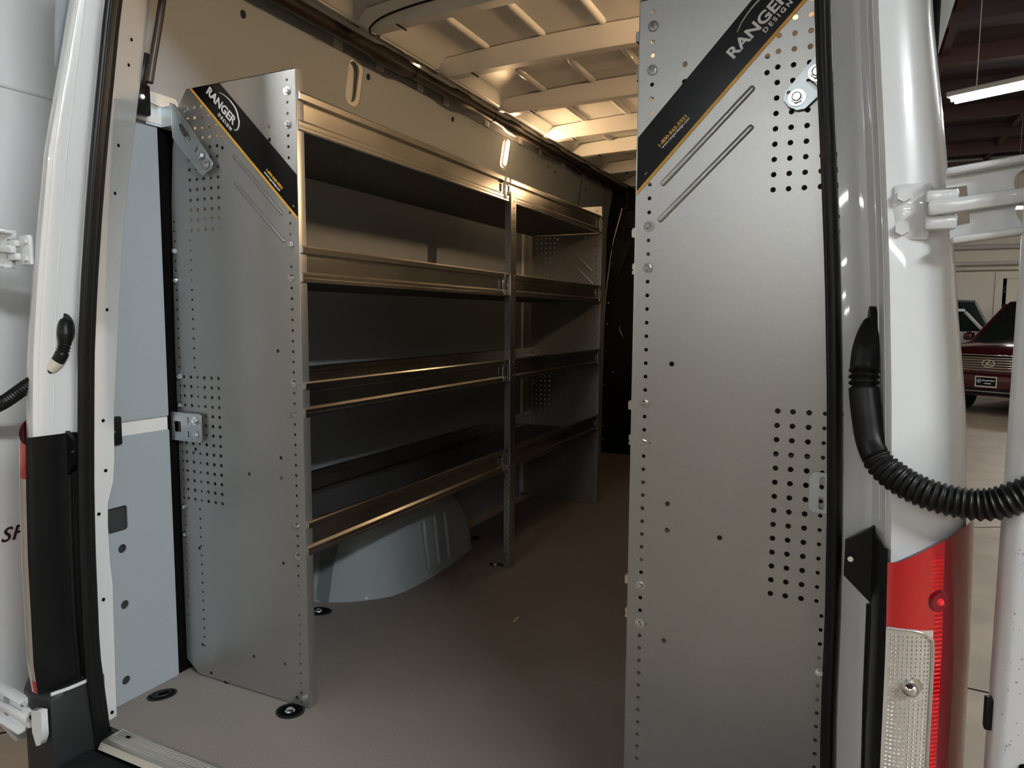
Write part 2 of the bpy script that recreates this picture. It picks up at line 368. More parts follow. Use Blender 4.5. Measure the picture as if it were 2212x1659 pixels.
# ------------------------------------------------------------------ van: rear pillars
PR = [(0, .030), (.024, .030), (.033, .026), (.036, .012), (.044, -.040), (.0465, -.050), (.052, -.056), (.070, -.054), (.092, -.047), (.112, -.034), (.126, -.016), (.135, .010), (.139, .045), (.143, .10), (.155, .25), (.163, .42)]
def pil(z, sx, sub=None, out=0):
    k = OUT(z); o = []
    for i, (dx, dy) in enumerate(sub or PR):
        d = dx if dx <= .052 else .052+(dx-.052)*k
        o.append((sx*(X0(z)+d), Y0(z)*(1 if dy < .2 else .5)+dy*(BK(z) if dy < 0 else 1), z))
    return o
pill = {}
for sx, nm in ((-1, 'rear_pillar_left'), (1, 'rear_pillar_right')):
    secs = []
    for z in ZS:
        jd = JD(z)
        jam = [(sx*.856, jd+.02, z), (sx*(.804 if z > .8 else max(.80, X0(z)+.014)+.004), jd+.004, z), (sx*(.80 if z > .8 else max(.80, X0(z)+.014)), jd, z), (sx*(X0(z)+.012), .052+Y0(z), z), (sx*(X0(z)+.004), .046+Y0(z), z), (sx*(X0(z)+.002), .034+Y0(z), z)]
        secs.append(jam+pil(z, sx)+[(sx*lerp(OUTX, z), .60, z)])
    V, Fc = loft(secs); pill[sx] = struct(mesh('pillar_left' if sx < 0 else 'pillar_right', V, Fc, white, None, 40))
    # weld flange line on the pillar rear face
    for dx, dy in ((.0462, -.0485), (.0405, -.018)):
        P = [(sx*(X0(z)+dx+.0003), Y0(z)+dy*BK(z), z) for z in ZS if z > .72]
        tube('seam_bead', P, .0013, white_in, pill[sx], n=6)
    # jamb screw holes
    bm = bmesh.new()
    for z, f in ((.62, .6), (1.00, .5), (1.38, .45), (1.57, .5), (1.63, .5), (.52, .4), (.31, .4), (.02, .4), (.74, .5), (1.27, .5)):
        jd = JD(z); yj = .052+Y0(z)+(jd-.052-Y0(z))*f; xj = X0(z)+.012+(.80-X0(z)-.012)*f
        acyl(bm, (sx*(xj-.0016), yj, z), (sx, -.3, 0), .004, .003, 10)
    bmobj('jamb_holes', bm, void, pill[sx])
# header above the door opening
header = struct(box('header', (-.80, .05, 1.84), (.80, .26, 1.96), white, bev=.01))
# ------------------------------------------------------------------ rubber door seal around the opening
def sealpath(dy=0., dx=0.):
    P = []
    for z in [.0-.06+.06*i for i in range(32)]: P.append((-(X0(z)-.010+dx), Y0(z)+.022+dy, z))
    zt = 1.80
    P += [(-.62, .125+dy, 1.845), (-.4, .13+dy, 1.86), (0, .13+dy, 1.865), (.4, .13+dy, 1.86), (.62, .125+dy, 1.845)]
    P += [(-x, y, z) for x, y, z in P[:32][::-1]]
    return P
seal = root('door_seal', (0, .02, 0), 'black rubber door seal running round the rear door opening', 'seal')
def sealloft(name, rx, ry, dx=0., dy=0., n=14):
    P = [Vector(p) for p in sealpath(dy, dx)]; secs = []
    for i, p in enumerate(P):
        T = (P[min(i+1, len(P)-1)]-P[max(i-1, 0)]); T.y = 0; T.normalize(); sd = T.cross(Vector((0, 1, 0))).normalized()
        secs.append([p+sd*rx*math.cos(2*math.pi*k/n)+Vector((0, ry*math.sin(2*math.pi*k/n), 0)) for k in range(n)])
    V, Fc = loft(secs, closed=True, cap=True); mesh(name, V, Fc, rubber, seal, 50)
sealloft('seal_bulb', .0090, .0190)
sealloft('seal_ridge', .0035, .0028, -.0065, -.010)
sealloft('seal_ridge', .0035, .0028, -.0065, .004)
# ------------------------------------------------------------------ sill plate and step
sl = struct(mesh('trim_1', *loft([[(x, y, z) for y, z in ((-.030, -.012), (-.022, .001), (-.012, .004), (.030, .004), (.036, .0015))] for x in (-.745, .745)]), alux, None, 20))
for i in range(7): box('sill_rib', (-.735, -.010+i*.0058, .004), (.735, -.0075+i*.0058, .0056), alux, sl)
for x in (-.70, -.35, 0, .35, .70): box('sill_slot', (x-.006, .012, .0045), (x+.006, .018, .0062), void, sl)
st = tag(box('rear_step', (-.80, -.30, -.30), (.80, -.012, -.030), bumperm, bev=.012), 'black plastic bumper step below the aluminium sill plate', 'bumper step')

# ------------------------------------------------------------------ tie-down points and floor oddments
def tiedown(x, y, a, label, ring=True, rx=.036, ry=.026, group=None):
    t = root('tie_down_point' if ring else 'floor_anchor', (x, y, 0), label, 'floor anchor')
    Mt = Matrix.Translation((x, y, .0015)) @ Matrix.Rotation(a, 4, 'Z') @ Matrix.Diagonal((rx, ry, 1, 1))
    rim = plate('rim', circ(0, 0, 1, 28), [circ(0, 0, .84, 28)], .003, Mt, rubber, t)
    plate('recess', circ(0, 0, .86, 24), [], .001, Matrix.Translation((0, 0, -.0008)) @ Mt, void, t)
    if ring:
        P = [(x+math.cos(a)*u-math.sin(a)*v, y+math.sin(a)*u+math.cos(a)*v, .004) for u, v in [(-.022, -.009), (.006, -.013), (.019, -.007), (.019, .007), (.006, .013), (-.022, .009), (-.022, -.009)]]
        tube('ring', spline(P, 4), .0028, plast, t, n=8)
        cyl('pivot', (x-.014*math.cos(a), y-.014*math.sin(a), .001), (0, 0, 1), .007, .005, boltm if False else rubber, t)
    else: bolt((x, y-.002, .0015), (0, 0, 1), t, 1.3)
    return t
tiedown(-.799, .182, math.radians(62), 'black oval floor tie-down with folded ring beside the left rear pillar')
tiedown(-.445, .272, 0, 'round black floor anchor with silver bolt under the rear corner of the left shelves', False, .036, .034)
tiedown(-.792, .776, .3, 'black floor recess tucked behind the left shelf end panel', False, .045, .032)
tiedown(-.47, 1.445, .2, 'small dark anchor plate with bolt at the foot of the shelf post', False, .022, .018)
tiedown(-.72, 1.70, .6, 'dark floor tie-down just ahead of the wheel arch cover', False, .040, .026)
sc = tube('spring', spline([(-.168+.004*math.cos(i*1.15), .985+i*.0013, .005+.004*math.sin(i*1.15)) for i in range(34)], 2), .0011, mat('brass', (.55, .55, .28), .3, metal=.7), n=6)
tag(sc, 'tiny brass-green coiled spring lying on the brown floor', 'spring')

# ------------------------------------------------------------------ wheel arch covers
def wheelarch(sx, label):
    t = root('wheel_arch_cover', (sx*.78, 1.22, 0), label, 'wheel arch')
    foot = [(.835, .862), (.87, .775), (.90, .735), (.95, .685), (1.0, .650), (1.08, .632), (1.2, .625), (1.35, .630), (1.5, .643), (1.60, .655), (1.625, .70), (1.63, .80)]
    secs = []; N = 30
    for i in range(N+1):
        y = .835+(1.63-.835)*i/N; wd = lerp(foot, y); tt = (y-1.19)/.44
        h = .34*(max(0, 1-abs(min(1, tt))**2.4))**.5 if y > 1.19 else lerp([(.835, .01), (.86, .12), (.90, .22), (.97, .29), (1.1, .335), (1.19, .34)], y)
        h = max(h, .004); wt = wd+.035*min(1, h/.3); r = min(.05, h*.45)
        s = [(.858, h), (.80, h), (wt+r, h)]
        for a in (20, 45, 70, 90): s.append((wt+r-r*math.sin(math.radians(a)), h-r+r*math.cos(math.radians(a))))
        s += [(wt-.4*(wt-wd), (h-r)*.6), (wd+.004, (h-r)*.15), (wd-.004, 0)]
        secs.append([(sx*a, y, b) for a, b in s])
    V, Fc = loft(secs); mesh('cover', V, Fc, archm, t, 45)
    if sx < 0:
        for y in (1.195, 1.268, 1.345):
            V, Fc = tubev([(sx*(.6235+.02*(z-.04)/.2), y-.03*(z-.04), z) for z in (.035, .05, .12, .19, .215, .225)], lambda i: (.004, .008, .008, .008, .006, .002)[i], 10)
            mesh('pressed_rib', V, Fc, archm, t, 60)
        cyl('push_pin', (-.709, .925, .008), (.45, -.8, .1), .006, .006, wtext, t, 12, .004)
    return t
wheelarch(-1, 'pale grey moulded wheel arch cover on the floor under the left shelves')
wheelarch(1, 'pale grey moulded wheel arch cover under the right shelves')

# ------------------------------------------------------------------ shelving
I_ = .0254; ZB = .01295; YP = .30
BOLTK = (59, 56, 45, 42, 32, 29, 18, 15)
TOPS = (1.509, 1.155, .829, .484); BH = .086; YF = 2.515
def mapa(a, sx):
    if sx < 0: return a
    t = min(1, max(0, (a-.48)/.2)); return a-.018*(t*t*(3-2*t))
OUTL = [(.409, .004), (.409, 1.560), (.768, 1.560), (.80, 1.52), (.826, 1.42), (.838, 1.28), (.846, .9), (.846, .038), (.800, .004)]
def panelholes(far=False):
    H = []
    for k in range(0, 61):
        if not (k in BOLTK): H.append((.434, ZB+k*I_, .0032))
    for k in range(5, 49):
        H.append((.832, ZB+k*I_, .0030)) if k not in BOLTK else None
    for k in list(range(3, 19))+list(range(33, 47)): H.append((.774, ZB+k*I_, .0030))
    for k in range(19, 33):
        for a, r in ((.689, .0042), (.714, .0042), (.740, .0042), (.765, .0031), (.790, .0042), (.816, .0036)): H.append((a, ZB+k*I_, r))
    for k in range(47, 60):
        for a in (.667, .692, .717, .742, .767): H.append((a, ZB+k*I_, .0040))
    H += [(.649, ZB+54*I_+.004, .004), (.649, ZB+55*I_+.005, .004), (.650, 1.403, .0038)] if False else [(.649, 1.403, .0040), (.649, 1.430, .0040)]
    for a, z in ((.483, .902), (.482, .637), (.483, .586), (.590, .585), (.482, .368), (.486, .102), (.593, .099), (.781, .902), (.781, .362), (.783, .091), (.754, .016), (.782, .633), (.493, 1.437), (.493, 1.407), (.448, .022)):
        H.append((a, z, .0042))
    for a, z in ((.446, .750), (.447, .394)): H.append((a, z, .0012))
    return H
HOLES = panelholes()
def underdecal(a, z): return .800 < z-a < .912
BR1 = lambda a, z: False
def endpanel(sx, unit, y, name='end_panel', decal=True):
    hs = [[(sx*u, v) for u, v in circ(mapa(a, sx), z, r*1.16, 10)] for a, z, r in HOLES if not (decal and underdecal(a, z))]
    seen = []; out = []
    for (a, z, r), h in zip([q for q in HOLES if not (decal and underdecal(q[0], q[1]))], hs):
        if all((a-b)**2+(z-c)**2 > (.0085)**2 for b, c in seen): seen.append((a, z)); out.append(h)
    o = plate(name, [(sx*mapa(a, sx), z) for a, z in OUTL], out, .0016, MY(y), steel, unit)
    # folded flanges along the aisle edge and top (one sheet)
    box('edge_flange', (sx*.4075, y-.0008, .004), (sx*.4095, y+.024, 1.560), steel, o, bev=.0006)
    box('top_flange', (sx*.4095, y-.0008, 1.5585), (sx*.760, y+.022, 1.560), steel, o)
    box('wall_flange', (sx*.8445, y, .04), (sx*.846, y+.022, .90), steel, o)
    # stamped stiffening grooves: raised beads
    for (a0, z0), (a1, z1) in (((.612, 1.383), (.456, 1.229)), ((.612, 1.318), (.452, 1.164))):
        P = [Vector((sx*a0, y, z0)).lerp(Vector((sx*a1, y, z1)), t) for t in (0, .008, .02, .5, .98, .992, 1)]
        V, Fc = tubev(P, lambda i: (.0034, .0052, .0058, .0058, .0058, .0052, .0034)[i], 12)
        for v in V: v.y = y+(v.y-y)*.55
        mesh('stiffening_bead', V, Fc, steel, o, 60)
    return o
BEAMP = [(0, 0), (.012, 0), (.012, .006), (.009, .008), (.012, .010), (.012, .018), (.006, .024), (.006, .058), (.0005, .060), (.0005, .067), (.014, .069), (.0145, .082), (.012, .086), (0, .086)]
def beam(sx, xb, y0, y1, zb, name, parent, flip=1):
    secs = [[(sx*(xb-flip*u), y, zb+v) for u, v in BEAMP] for y in (y0, y1)]
    V, Fc = loft(secs, closed=True, cap=True); return mesh(name, V, Fc, alu, parent, 20)
def clip(sx, y, zb, d, parent):
    bm = bmesh.new(); x = sx*.4018
    abox(bm, (x, y, zb+.064), (x+sx*-.002, y+d*.018, zb+.083), .0008)
    abox(bm, (x, y+d*.012, zb+.028), (x-sx*.0022, y+d*.030, zb+.058), .0008)
    abox(bm, (x, y, zb+.004), (x-sx*.002, y+d*.018, zb+.020), .0008)
    abox(bm, (x+sx*.004, y-d*.004, zb+.002), (x+sx*.006, y+d*.012, zb+.084), .0005)
    o = bmobj('corner_clip', bm, zinc, parent)
    cyl('rivet', (sx*.3998, y+d*.021, zb+.044), (-sx, 0, 0), .0025, .0008, void, o, 8)
    return o
def decal(sx, unit, y):
    yd = y-.0016
    pts = [(.4100, 1.2205), (.4100, 1.3180), (.6510, 1.5590), (.7475, 1.5590)]
    d = plate('decal', [(sx*mapa(a, sx), z) for a, z in pts], [], .0008, MY(yd), decalm, unit)
    ys = [(.4100, 1.2135), (.4100, 1.2215), (.7475, 1.5590), (.7555, 1.5590)]
    plate('yellow_stripe', [(sx*mapa(a, sx), z) for a, z in ys], [], .0010, MY(yd), yellow, d)
    c45 = math.sqrt(.5)
    # local frame: reading direction along the band
    def TM(a, z, yy=.0010):
        px = sx*mapa(a, sx)
        if sx < 0: e1 = (c45, -c45); e2 = (c45, c45)
        else: e1 = (c45, c45); e2 = (-c45, c45)
        return Matrix(((e1[0], e2[0], 0, px), (0, 0, -1, yd-yy), (e1[1], e2[1], 0, z), (0, 0, 0, 1)))
    if sx < 0: A = (.697, 1.5405); B = (.6590, 1.4820); P1 = (.505, 1.3355); P2 = (.5125, 1.3305)
    else: A = (.587, 1.4325); B = (.6440, 1.4675); P1 = (.452, 1.297); P2 = (.4575, 1.2925)
    text('lettering', 'RANGER', .03, TM(*A), wtext, d, off=.0008, fit=(.126, .0200))
    text('lettering', 'DESIGN', .0105, TM(*B), wtext, d, off=.0003, sp=1.5, fit=(.0595, .0080))
    text('lettering', '1-800-565-5321', .0098, TM(*P1), yellow, d, off=.0004, fit=(.068, .0068))
    text('lettering', 'www.rangerdesign.com', .0076, TM(*P2), wtext, d, off=.0002, fit=(.068, .0062))
    text('fine_print', 'ranger', .003, TM(.424, 1.249), wtext, d)
    # swoosh: van roof outline over the name
    S = [(.034, .0285), (.050, .034), (.075, .0375), (.100, .036), (.116, .031), (.126, .025), (.135, .020), (.142, .010), (.143, .001), (.137, -.004)]
    T = TM(*A); P = spline([T @ Vector((x, yv, 0)) for x, yv in S], 4)
    V, Fc = tubev(P, lambda i: .0005+.0013*min(1, i/14), 6); mesh('swoosh', V, Fc, wtext, d, 60)
    return d
def shelving(sx):
    sd = 'left' if sx < 0 else 'right'
    u = root('shelving_unit', (sx*.63, 1.41, 0), 'grey metal and aluminium four-tier shelving unit along the %s wall' % ('left' if sx < 0 else 'right'), 'shelving')
    endpanel(sx, u, YP); endpanel(sx, u, YF, decal=False)
    decal(sx, u, YP)
    for zt in TOPS:
        zb = zt-BH
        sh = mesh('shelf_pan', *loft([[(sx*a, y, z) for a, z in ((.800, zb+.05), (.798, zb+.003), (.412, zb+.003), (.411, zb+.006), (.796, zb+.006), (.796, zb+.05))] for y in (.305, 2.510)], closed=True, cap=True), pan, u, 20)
        for y0, y1 in ((.304, 1.418), (1.436, 2.512)): beam(sx, .4145, y0, y1, zb, 'front_lip', sh)
        beam(sx, .800, .304, 2.512, zb, 'back_lip', sh)
        for y, d in ((1.395, -1), (2.495, -1)): clip(sx, y, zb, d, sh)
        box('splice_plate', (sx*.4005, 1.412, zb+.004), (sx*.4025, 1.4345, zb+.082), zinc, sh) if zt != TOPS[0] else None
    # perforated angle post in the middle
    L = 1.462; y = 1.430
    pf = u
    holes = [circ(sx*.4105, .03+I_*k, .0028, 8) for k in range(56)]
    po = plate('post', rrect(min(sx*.4005, sx*.4235), .001, max(sx*.4005, sx*.4235), L, .005, 3), holes, .002, MY(y), poststeel, u)
    plate('post_flange', rrect(y-.001, .001, y+.044, L, .006, 3), [circ(y+.024, .03+I_*k, .0036, 10) for k in range(56)], .002, MX(sx*.3995), poststeel, po)
    box('post_foot', (sx*.4235, y-.001, 0), (sx*.47, y+.03, .003), poststeel, po)
    # bolts through the rear end panel
    for k in BOLTK:
        bolt((sx*.434, YP-.0016, ZB+k*I_), (0, -1, 0), u)
        if k < 50: bolt((sx*mapa(.832, sx), YP-.0016, ZB+k*I_), (0, -1, 0), u)
    # wall brackets
    if sx < 0:
        a = math.atan2(1.350-1.50, -.690+.80)
        b1 = plate('wall_bracket', [(-.812, 1.528), (-.806, 1.440), (-.712, 1.342), (-.700, 1.338), (-.672, 1.352), (-.668, 1.366), (-.688, 1.395), (-.795, 1.522)],
                   [slot(-.762, 1.448, .040, .009, math.radians(-50)), slot(-.722, 1.402, .012, .003, math.radians(50)), slot(-.708, 1.388, .012, .003, math.radians(50)), slot(-.694, 1.366, .010, .003, math.radians(50))], .003, MY(.285), zinc, u)
        box('bracket_tab', (-.850, .24, 1.47), (-.846, .288, 1.53), zinc, b1); box('bracket_tab', (-.848, .283, 1.47), (-.806, .287, 1.52), zinc, b1)
        for p in ((-.704, .281, 1.385), (-.688, .281, 1.362), (-.752, .288, 1.430)): bolt(p, (0, -1, 0), b1, 1.15)
        bolt((-.772, .297, 1.510), (0, -1, 0), u, .9); bolt((-.790, .290, 1.507), (0, -1, 0), u, .9)
        b2 = plate('wall_bracket', rrect(-.868, .655, -.742, .731, .008), [rrect(-.845, .678, -.818, .707, .004), slot(-.790, .712, .012, .0025, math.pi/2), slot(-.790, .674, .012, .0025, math.pi/2)], .003, MY(.287), zinc, u)
        box('bracket_tab', (-.869, .25, .655), (-.866, .287, .731), zinc, b2)
        for p in ((-.762, .284, .712), (-.762, .284, .675)): bolt(p, (0, -1, 0), b2, 1.15)
        fo = cyl('levelling_foot', (-.70, .31, .0), (0, 0, 1), .012, .006, rubber, u)
    else:
        b1 = plate('wall_bracket', [(.661, 1.352), (.664, 1.366), (.722, 1.432), (.76, 1.475), (.80, 1.44), (.740, 1.374), (.695, 1.334), (.683, 1.333), (.670, 1.340)],
                   [slot(.705, 1.372, .018, .0035, math.radians(-48)), slot(.676, 1.355, .022, .003, math.radians(-48)), slot(.728, 1.392, .022, .003, math.radians(-48)), slot(.744, 1.412, .018, .0035, math.radians(-48))], .003, MY(.292), zinc, u)
        for p in ((.682, .290, 1.353), (.711, .290, 1.389)): bolt(p, (0, -1, 0), b1, 1.45)
        b2 = plate('wall_bracket', rrect(.728, .655, .80, .725, .010), [slot(.748, .707, .014, .0045, math.pi/2), slot(.748, .672, .014, .0045, math.pi/2)], .003, MY(.292), zinc, u)
        bolt((.757, .2975, ZB+14*I_), (0, -1, 0), u, .7)
    return u
shelving(-1); shelving(1)

# ------------------------------------------------------------------ roof conduit (thick black air duct) along the left rail
for sx in (-1, 1):
    cd = root('roof_conduit', (sx*.72, 2, 1.888), 'dark padded conduit tube running along the %s roof rail' % ('left' if sx < 0 else 'right'), 'conduit')
    ys = [.10+.05*i for i in range(78)]
    def rr(i):
        y = ys[i]; r = .022
        for c, hw in ((1.12, .09), (1.60, .07), (2.10, .07), (2.6, .06), (3.1, .06)):
            if abs(y-c) < hw: r = .031
        return r
    tube('duct', [(sx*.725, y, 1.888) for y in ys], rr, tubem, cd, n=16)
    for y in (1.26, 1.9, 2.42, 3.0): tube('strap', [(sx*.725, y-.004, 1.888), (sx*.725, y+.004, 1.888)], .0235, plast, cd, n=16)
    if sx < 0: tube('bend', spline([(sx*.725, 3.92, 1.888), (sx*.70, 3.94, 1.86), (sx*.70, 3.93, 1.78), (sx*.72, 3.92, 1.76)], 5), .02, tubem, cd)

wr = tube('cable', spline([(.30, .800, 1.905), (-.1, .815, 1.895), (-.35, .810, 1.900), (-.52, .822, 1.892), (-.585, .828, 1.872), (-.605, .850, 1.862), (-.615, .885, 1.868), (-.63, .93, 1.888), (-.66, .97, 1.900)], 6), .0032, plast, n=8)
tag(wr, 'thin black cable looped over the nearest white roof rib', 'cable')
# ------------------------------------------------------------------ cargo lamps in the upper liner slots
def lamp(sx, y, m, label):
    t = root('cargo_lamp', (sx*.835, y, 1.80), label, 'lamp')
    def skew(o):
        for v in o.data.vertices: v.co.x = sx*(-wallx(v.co.z)-v.co.x-.002)
    skew(plate('lamp_housing', rrect(y-.030, 1.735, y+.022, 1.868, .024), [rrect(y-.022, 1.743, y+.014, 1.860, .017)], .010, MX(.002), wtext, t))
    skew(plate('diffuser', rrect(y-.022, 1.743, y+.014, 1.860, .017), [], .007, MX(.003), m, t))
lamp(-1, 2.215, mglow, 'lit oblong warm cargo lamp in the upper left wall liner')
lamp(1, 1.035, mglow2, 'lit oblong warm cargo lamp in the upper right wall liner near the rear')
dl = root('work_light', (.05, 2.30, 1.62), 'small warm bulb hanging from the van roof behind the right shelves', 'lamp')
bm = bmesh.new(); bmesh.ops.create_uvsphere(bm, u_segments=20, v_segments=12, radius=.018)
bmobj('bulb', bm, mat('bulb_glow', (1, .8, .5), .4, emis=((1, .64, .33), HANG)), dl, M=Matrix.Translation((.05, 2.30, 1.62)))
cyl('socket', (.05, 2.30, 1.635), (0, 0, 1), .013, .04, plast, dl, 14); cyl('cord', (.05, 2.30, 1.67), (0, 0, 1), .003, .275, plast, dl, 8)

# ------------------------------------------------------------------ plastic clips, tube by the left pillar
k1 = root('upper_jamb_clip', (-.83, .22, 1.53), 'black plastic latch block screwed beside the white slotted rail at upper left', 'clip')
box('block', (-.835, .175, 1.480), (-.812, .232, 1.555), plast, k1, bev=.006)
cyl('screw', (-.811, .205, 1.520), (1, -.5, 0), .008, .003, rubber, k1); cyl('screw_head', (-.809, .205, 1.520), (1, -.5, 0), .0045, .003, boltm, k1)
tube('bulb', [(-.826, .212, 1.548), (-.824, .216, 1.57), (-.820, .222, 1.60), (-.818, .228, 1.63)], lambda i: (.012, .017, .014, .007)[i], plast, k1)
k2 = root('lower_jamb_clip', (-.85, .115, .72), 'small black plastic clip with screw beside the white body strip at left', 'clip')
box('block', (-.856, .085, .667), (-.842, .136, .738), plast, k2, bev=.004)
cyl('screw', (-.842, .112, .702), (1, -.3, 0), .007, .002, rubber, k2); cyl('screw_head', (-.840, .112, .702), (1, -.3, 0), .004, .002, boltm, k2)
tube('edge_rubber', [(-(X0(z)+.050), JD(z)+.010, z) for z in (1.55, 1.60, 1.7, 1.8, 1.84)], .009, tubem, k1, n=10)

# ------------------------------------------------------------------ tail lamps
def taillamp(sx, label):
    t = root('tail_lamp', (sx*.87, -.03, .13), label, 'tail light')
    z0, z1 = .13, .72
    def ztop(d): return .704+.045*max(0, min(1, (d-.055)/.08))
    sub = [(.033, .022), (.0345, -.01), (.040, -.060), (.043, -.068), (.048, -.071)]
    if sx < 0: sub = [(.001, .031), (.022, .0275), (.031, .0245)]+sub
    def sec(z, S, g=0): return [(sx*(X0(z)+dx+g*.5), Y0(z)+dy-g-.004, z) for dx, dy in S]
    zs = [z0+(z1-z0)*i/20 for i in range(21)]
    V, Fc = loft([sec(z, sub) for z in zs]); mesh('inner_housing', V, Fc, plast, t, 40)
    # lens shell (dark red outer), in vertical strips: clear (lower inner), bright red, dark outer
    cur = [(.048, -.071), (.060, -.0715), (.073, -.069), (.087, -.063), (.097, -.057), (.107, -.049), (.120, -.037), (.132, -.022), (.141, .000), (.146, .040), (.150, .10)]
    def strip(name, i0, i1, za, zb, m, g=0., slant=False):
        S = cur[i0:i1+1]; rows = []
        for i in range(13):
            r = []
            for dx, dy in S:
                zt = (ztop(dx) if slant else zb); z = za+(zt-za)*i/12
                r.append((sx*(X0(z)+dx+g*.4), Y0(z)+dy-g-.004, z))
            rows.append(r)
        V, Fc = loft(rows); return mesh(name, V, Fc, m, t, 40)
    strip('red_lens', 0, 5, .628, .7, redl, slant=True)
    strip('red_lens', 4, 5, z0, .628, redl)
    strip('outer_lens', 5, 10, z0, .7, redd, slant=True)
    strip('clear_lens', 0, 4, .16, .6285, clearl)
    strip('amber_lens', 0, 4, z0, .16, redl)
    # prism pattern: small pyramids joined
    def prisms(name, i0, i1, za, zb, m, nu, nv, h, sz):
        bm = bmesh.new()
        for a in range(nu):
            f = i0+(i1-i0)*(a+.5)/nu; i = int(f); q = f-i; dx = cur[i][0]+(cur[i+1][0]-cur[i][0])*q; dy = cur[i][1]+(cur[i+1][1]-cur[i][1])*q
            tx, ty = cur[i+1][0]-cur[i][0], cur[i+1][1]-cur[i][1]; nn = Vector((ty*sx*-1, tx*-1 if True else 0, 0))
            n = Vector((sx*abs(ty), -abs(tx), 0)).normalized()
            for b in range(nv):
                z = za+(zb-za)*(b+.5)/nv
                acyl(bm, (sx*(X0(z)+dx)-n.x*.0004, Y0(z)+dy-.004-n.y*.0004, z), n, sz, h, 4, sz*.25)
        o = bmobj(name, bm, m, t, 0); stuff(o)
    if sx > 0:
        prisms('red_prisms', 3.6, 4.95, .665, .712, redb, 5, 10, .0012, .0019)
        prisms('red_prisms', 4.0, 4.95, .42, .655, redb, 5, 46, .0010, .0019)
        prisms('red_prisms', 4.0, 4.95, .16, .40, redb, 5, 46, .0010, .0019)
        prisms('clear_prisms', .3, 3.7, .30, .622, reflm, 10, 64, .0012, .0021)
        prisms('clear_prisms', .3, 3.7, .17, .285, reflm, 10, 24, .0012, .0021)
        for z in (.560, .378):
            b = cyl('bulb_socket', (sx*(X0(z)+.074), Y0(z)-.068, z), (.25, -1, 0), .016, .004, MATS['plastic_black'] if z < .4 else chrome, t, 20, .012)
            bm = bmesh.new(); bmesh.ops.create_uvsphere(bm, u_segments=16, v_segments=10, radius=.0095)
            bmobj('bulb', bm, chrome, t, M=Matrix.Translation((sx*(X0(z)+.0745), Y0(z)-.076, z)))
        bm = bmesh.new(); acyl(bm, (sx*(X0(.66)+.101), Y0(.66)-.057, .662), (.6, -.8, 0), .013, .004, 20, .011); bmobj('red_bulb_cap', bm, redd, t)
        bm = bmesh.new(); acyl(bm, (sx*(X0(.66)+.103), Y0(.66)-.060, .662), (.6, -.8, 0), .005, .003, 12, .003); bmobj('red_bulb_tip', bm, redb, t)
        # rounded rim of the clear chamber
        P = [(X0(z)+dx, Y0(z)+dy-.0050, z) for dx, dy, z in ((.049, -.071, .628), (.080, -.066, .627), (.092, -.060, .620), (.0970, -.0575, .605), (.0970, -.0575, .50), (.0955, -.0585, .36), (.091, -.061, .17))]
        tube('chamber_rim', spline([(sx*a, b, c) for a, b, c in P], 5), .0018, reflm, t, n=8)
    # black triangular bracket that holds the lamp to the jamb
    tri = [(.787, .700), (.8200, .724), (.8200, .623), (.787, .655)]
    br = plate('lamp_bracket', [(sx*a, z) for a, z in tri], [], .010, MY(-.014), plast, t)
    cyl('bracket_screw', (sx*.794, -.0185, .679), (0, -1, 0), .0062, .003, rubber, br); cyl('screw_head', (sx*.794, -.0210, .679), (0, -1, 0), .0035, .003, boltm, br)
    tube('lamp_gasket', [(sx*(X0(z)+.034), Y0(z)+.012, z) for z in (.62, .5, .3, .13)], .0055, rubber, t, n=8)
    return t
taillamp(1, 'red and clear tail light on the right rear corner beneath the sagging hose')
taillamp(-1, 'tail light at the left rear corner with its black inner housing showing')

# ------------------------------------------------------------------ bumper corners
for sx, lb in ((-1, 'dark grey bumper corner below the left tail light'), (1, 'dark grey bumper corner below the right tail light')):
    secs = []
    for z in (.128, .118, .0, -.15, -.32):
        g = .012 if z > .12 else 0
        secs.append([(sx*(x), y, z) for x, y in ((.800, .03), (.803, -.075+g), (.812, -.090+g), (.86, -.098+g), (.92, -.085+g), (.965, -.050+g), (.990-g, .0), (1.003-g, .10), (1.003-g, .18), (.93, .18), (.845, .034))])
    if sx < 0: tube('painted_edge', [(-.800, .02, .131), (-.806, -.05, .131), (-.815, -.086, .131)], .0045, white, pill[sx], n=8)
    V, Fc = loft(secs, closed=True); Fc.append(tuple(range(11))); o_ = mesh('bumper_corner', V, Fc, bumperm, pill[sx]); o_['label'] = lb

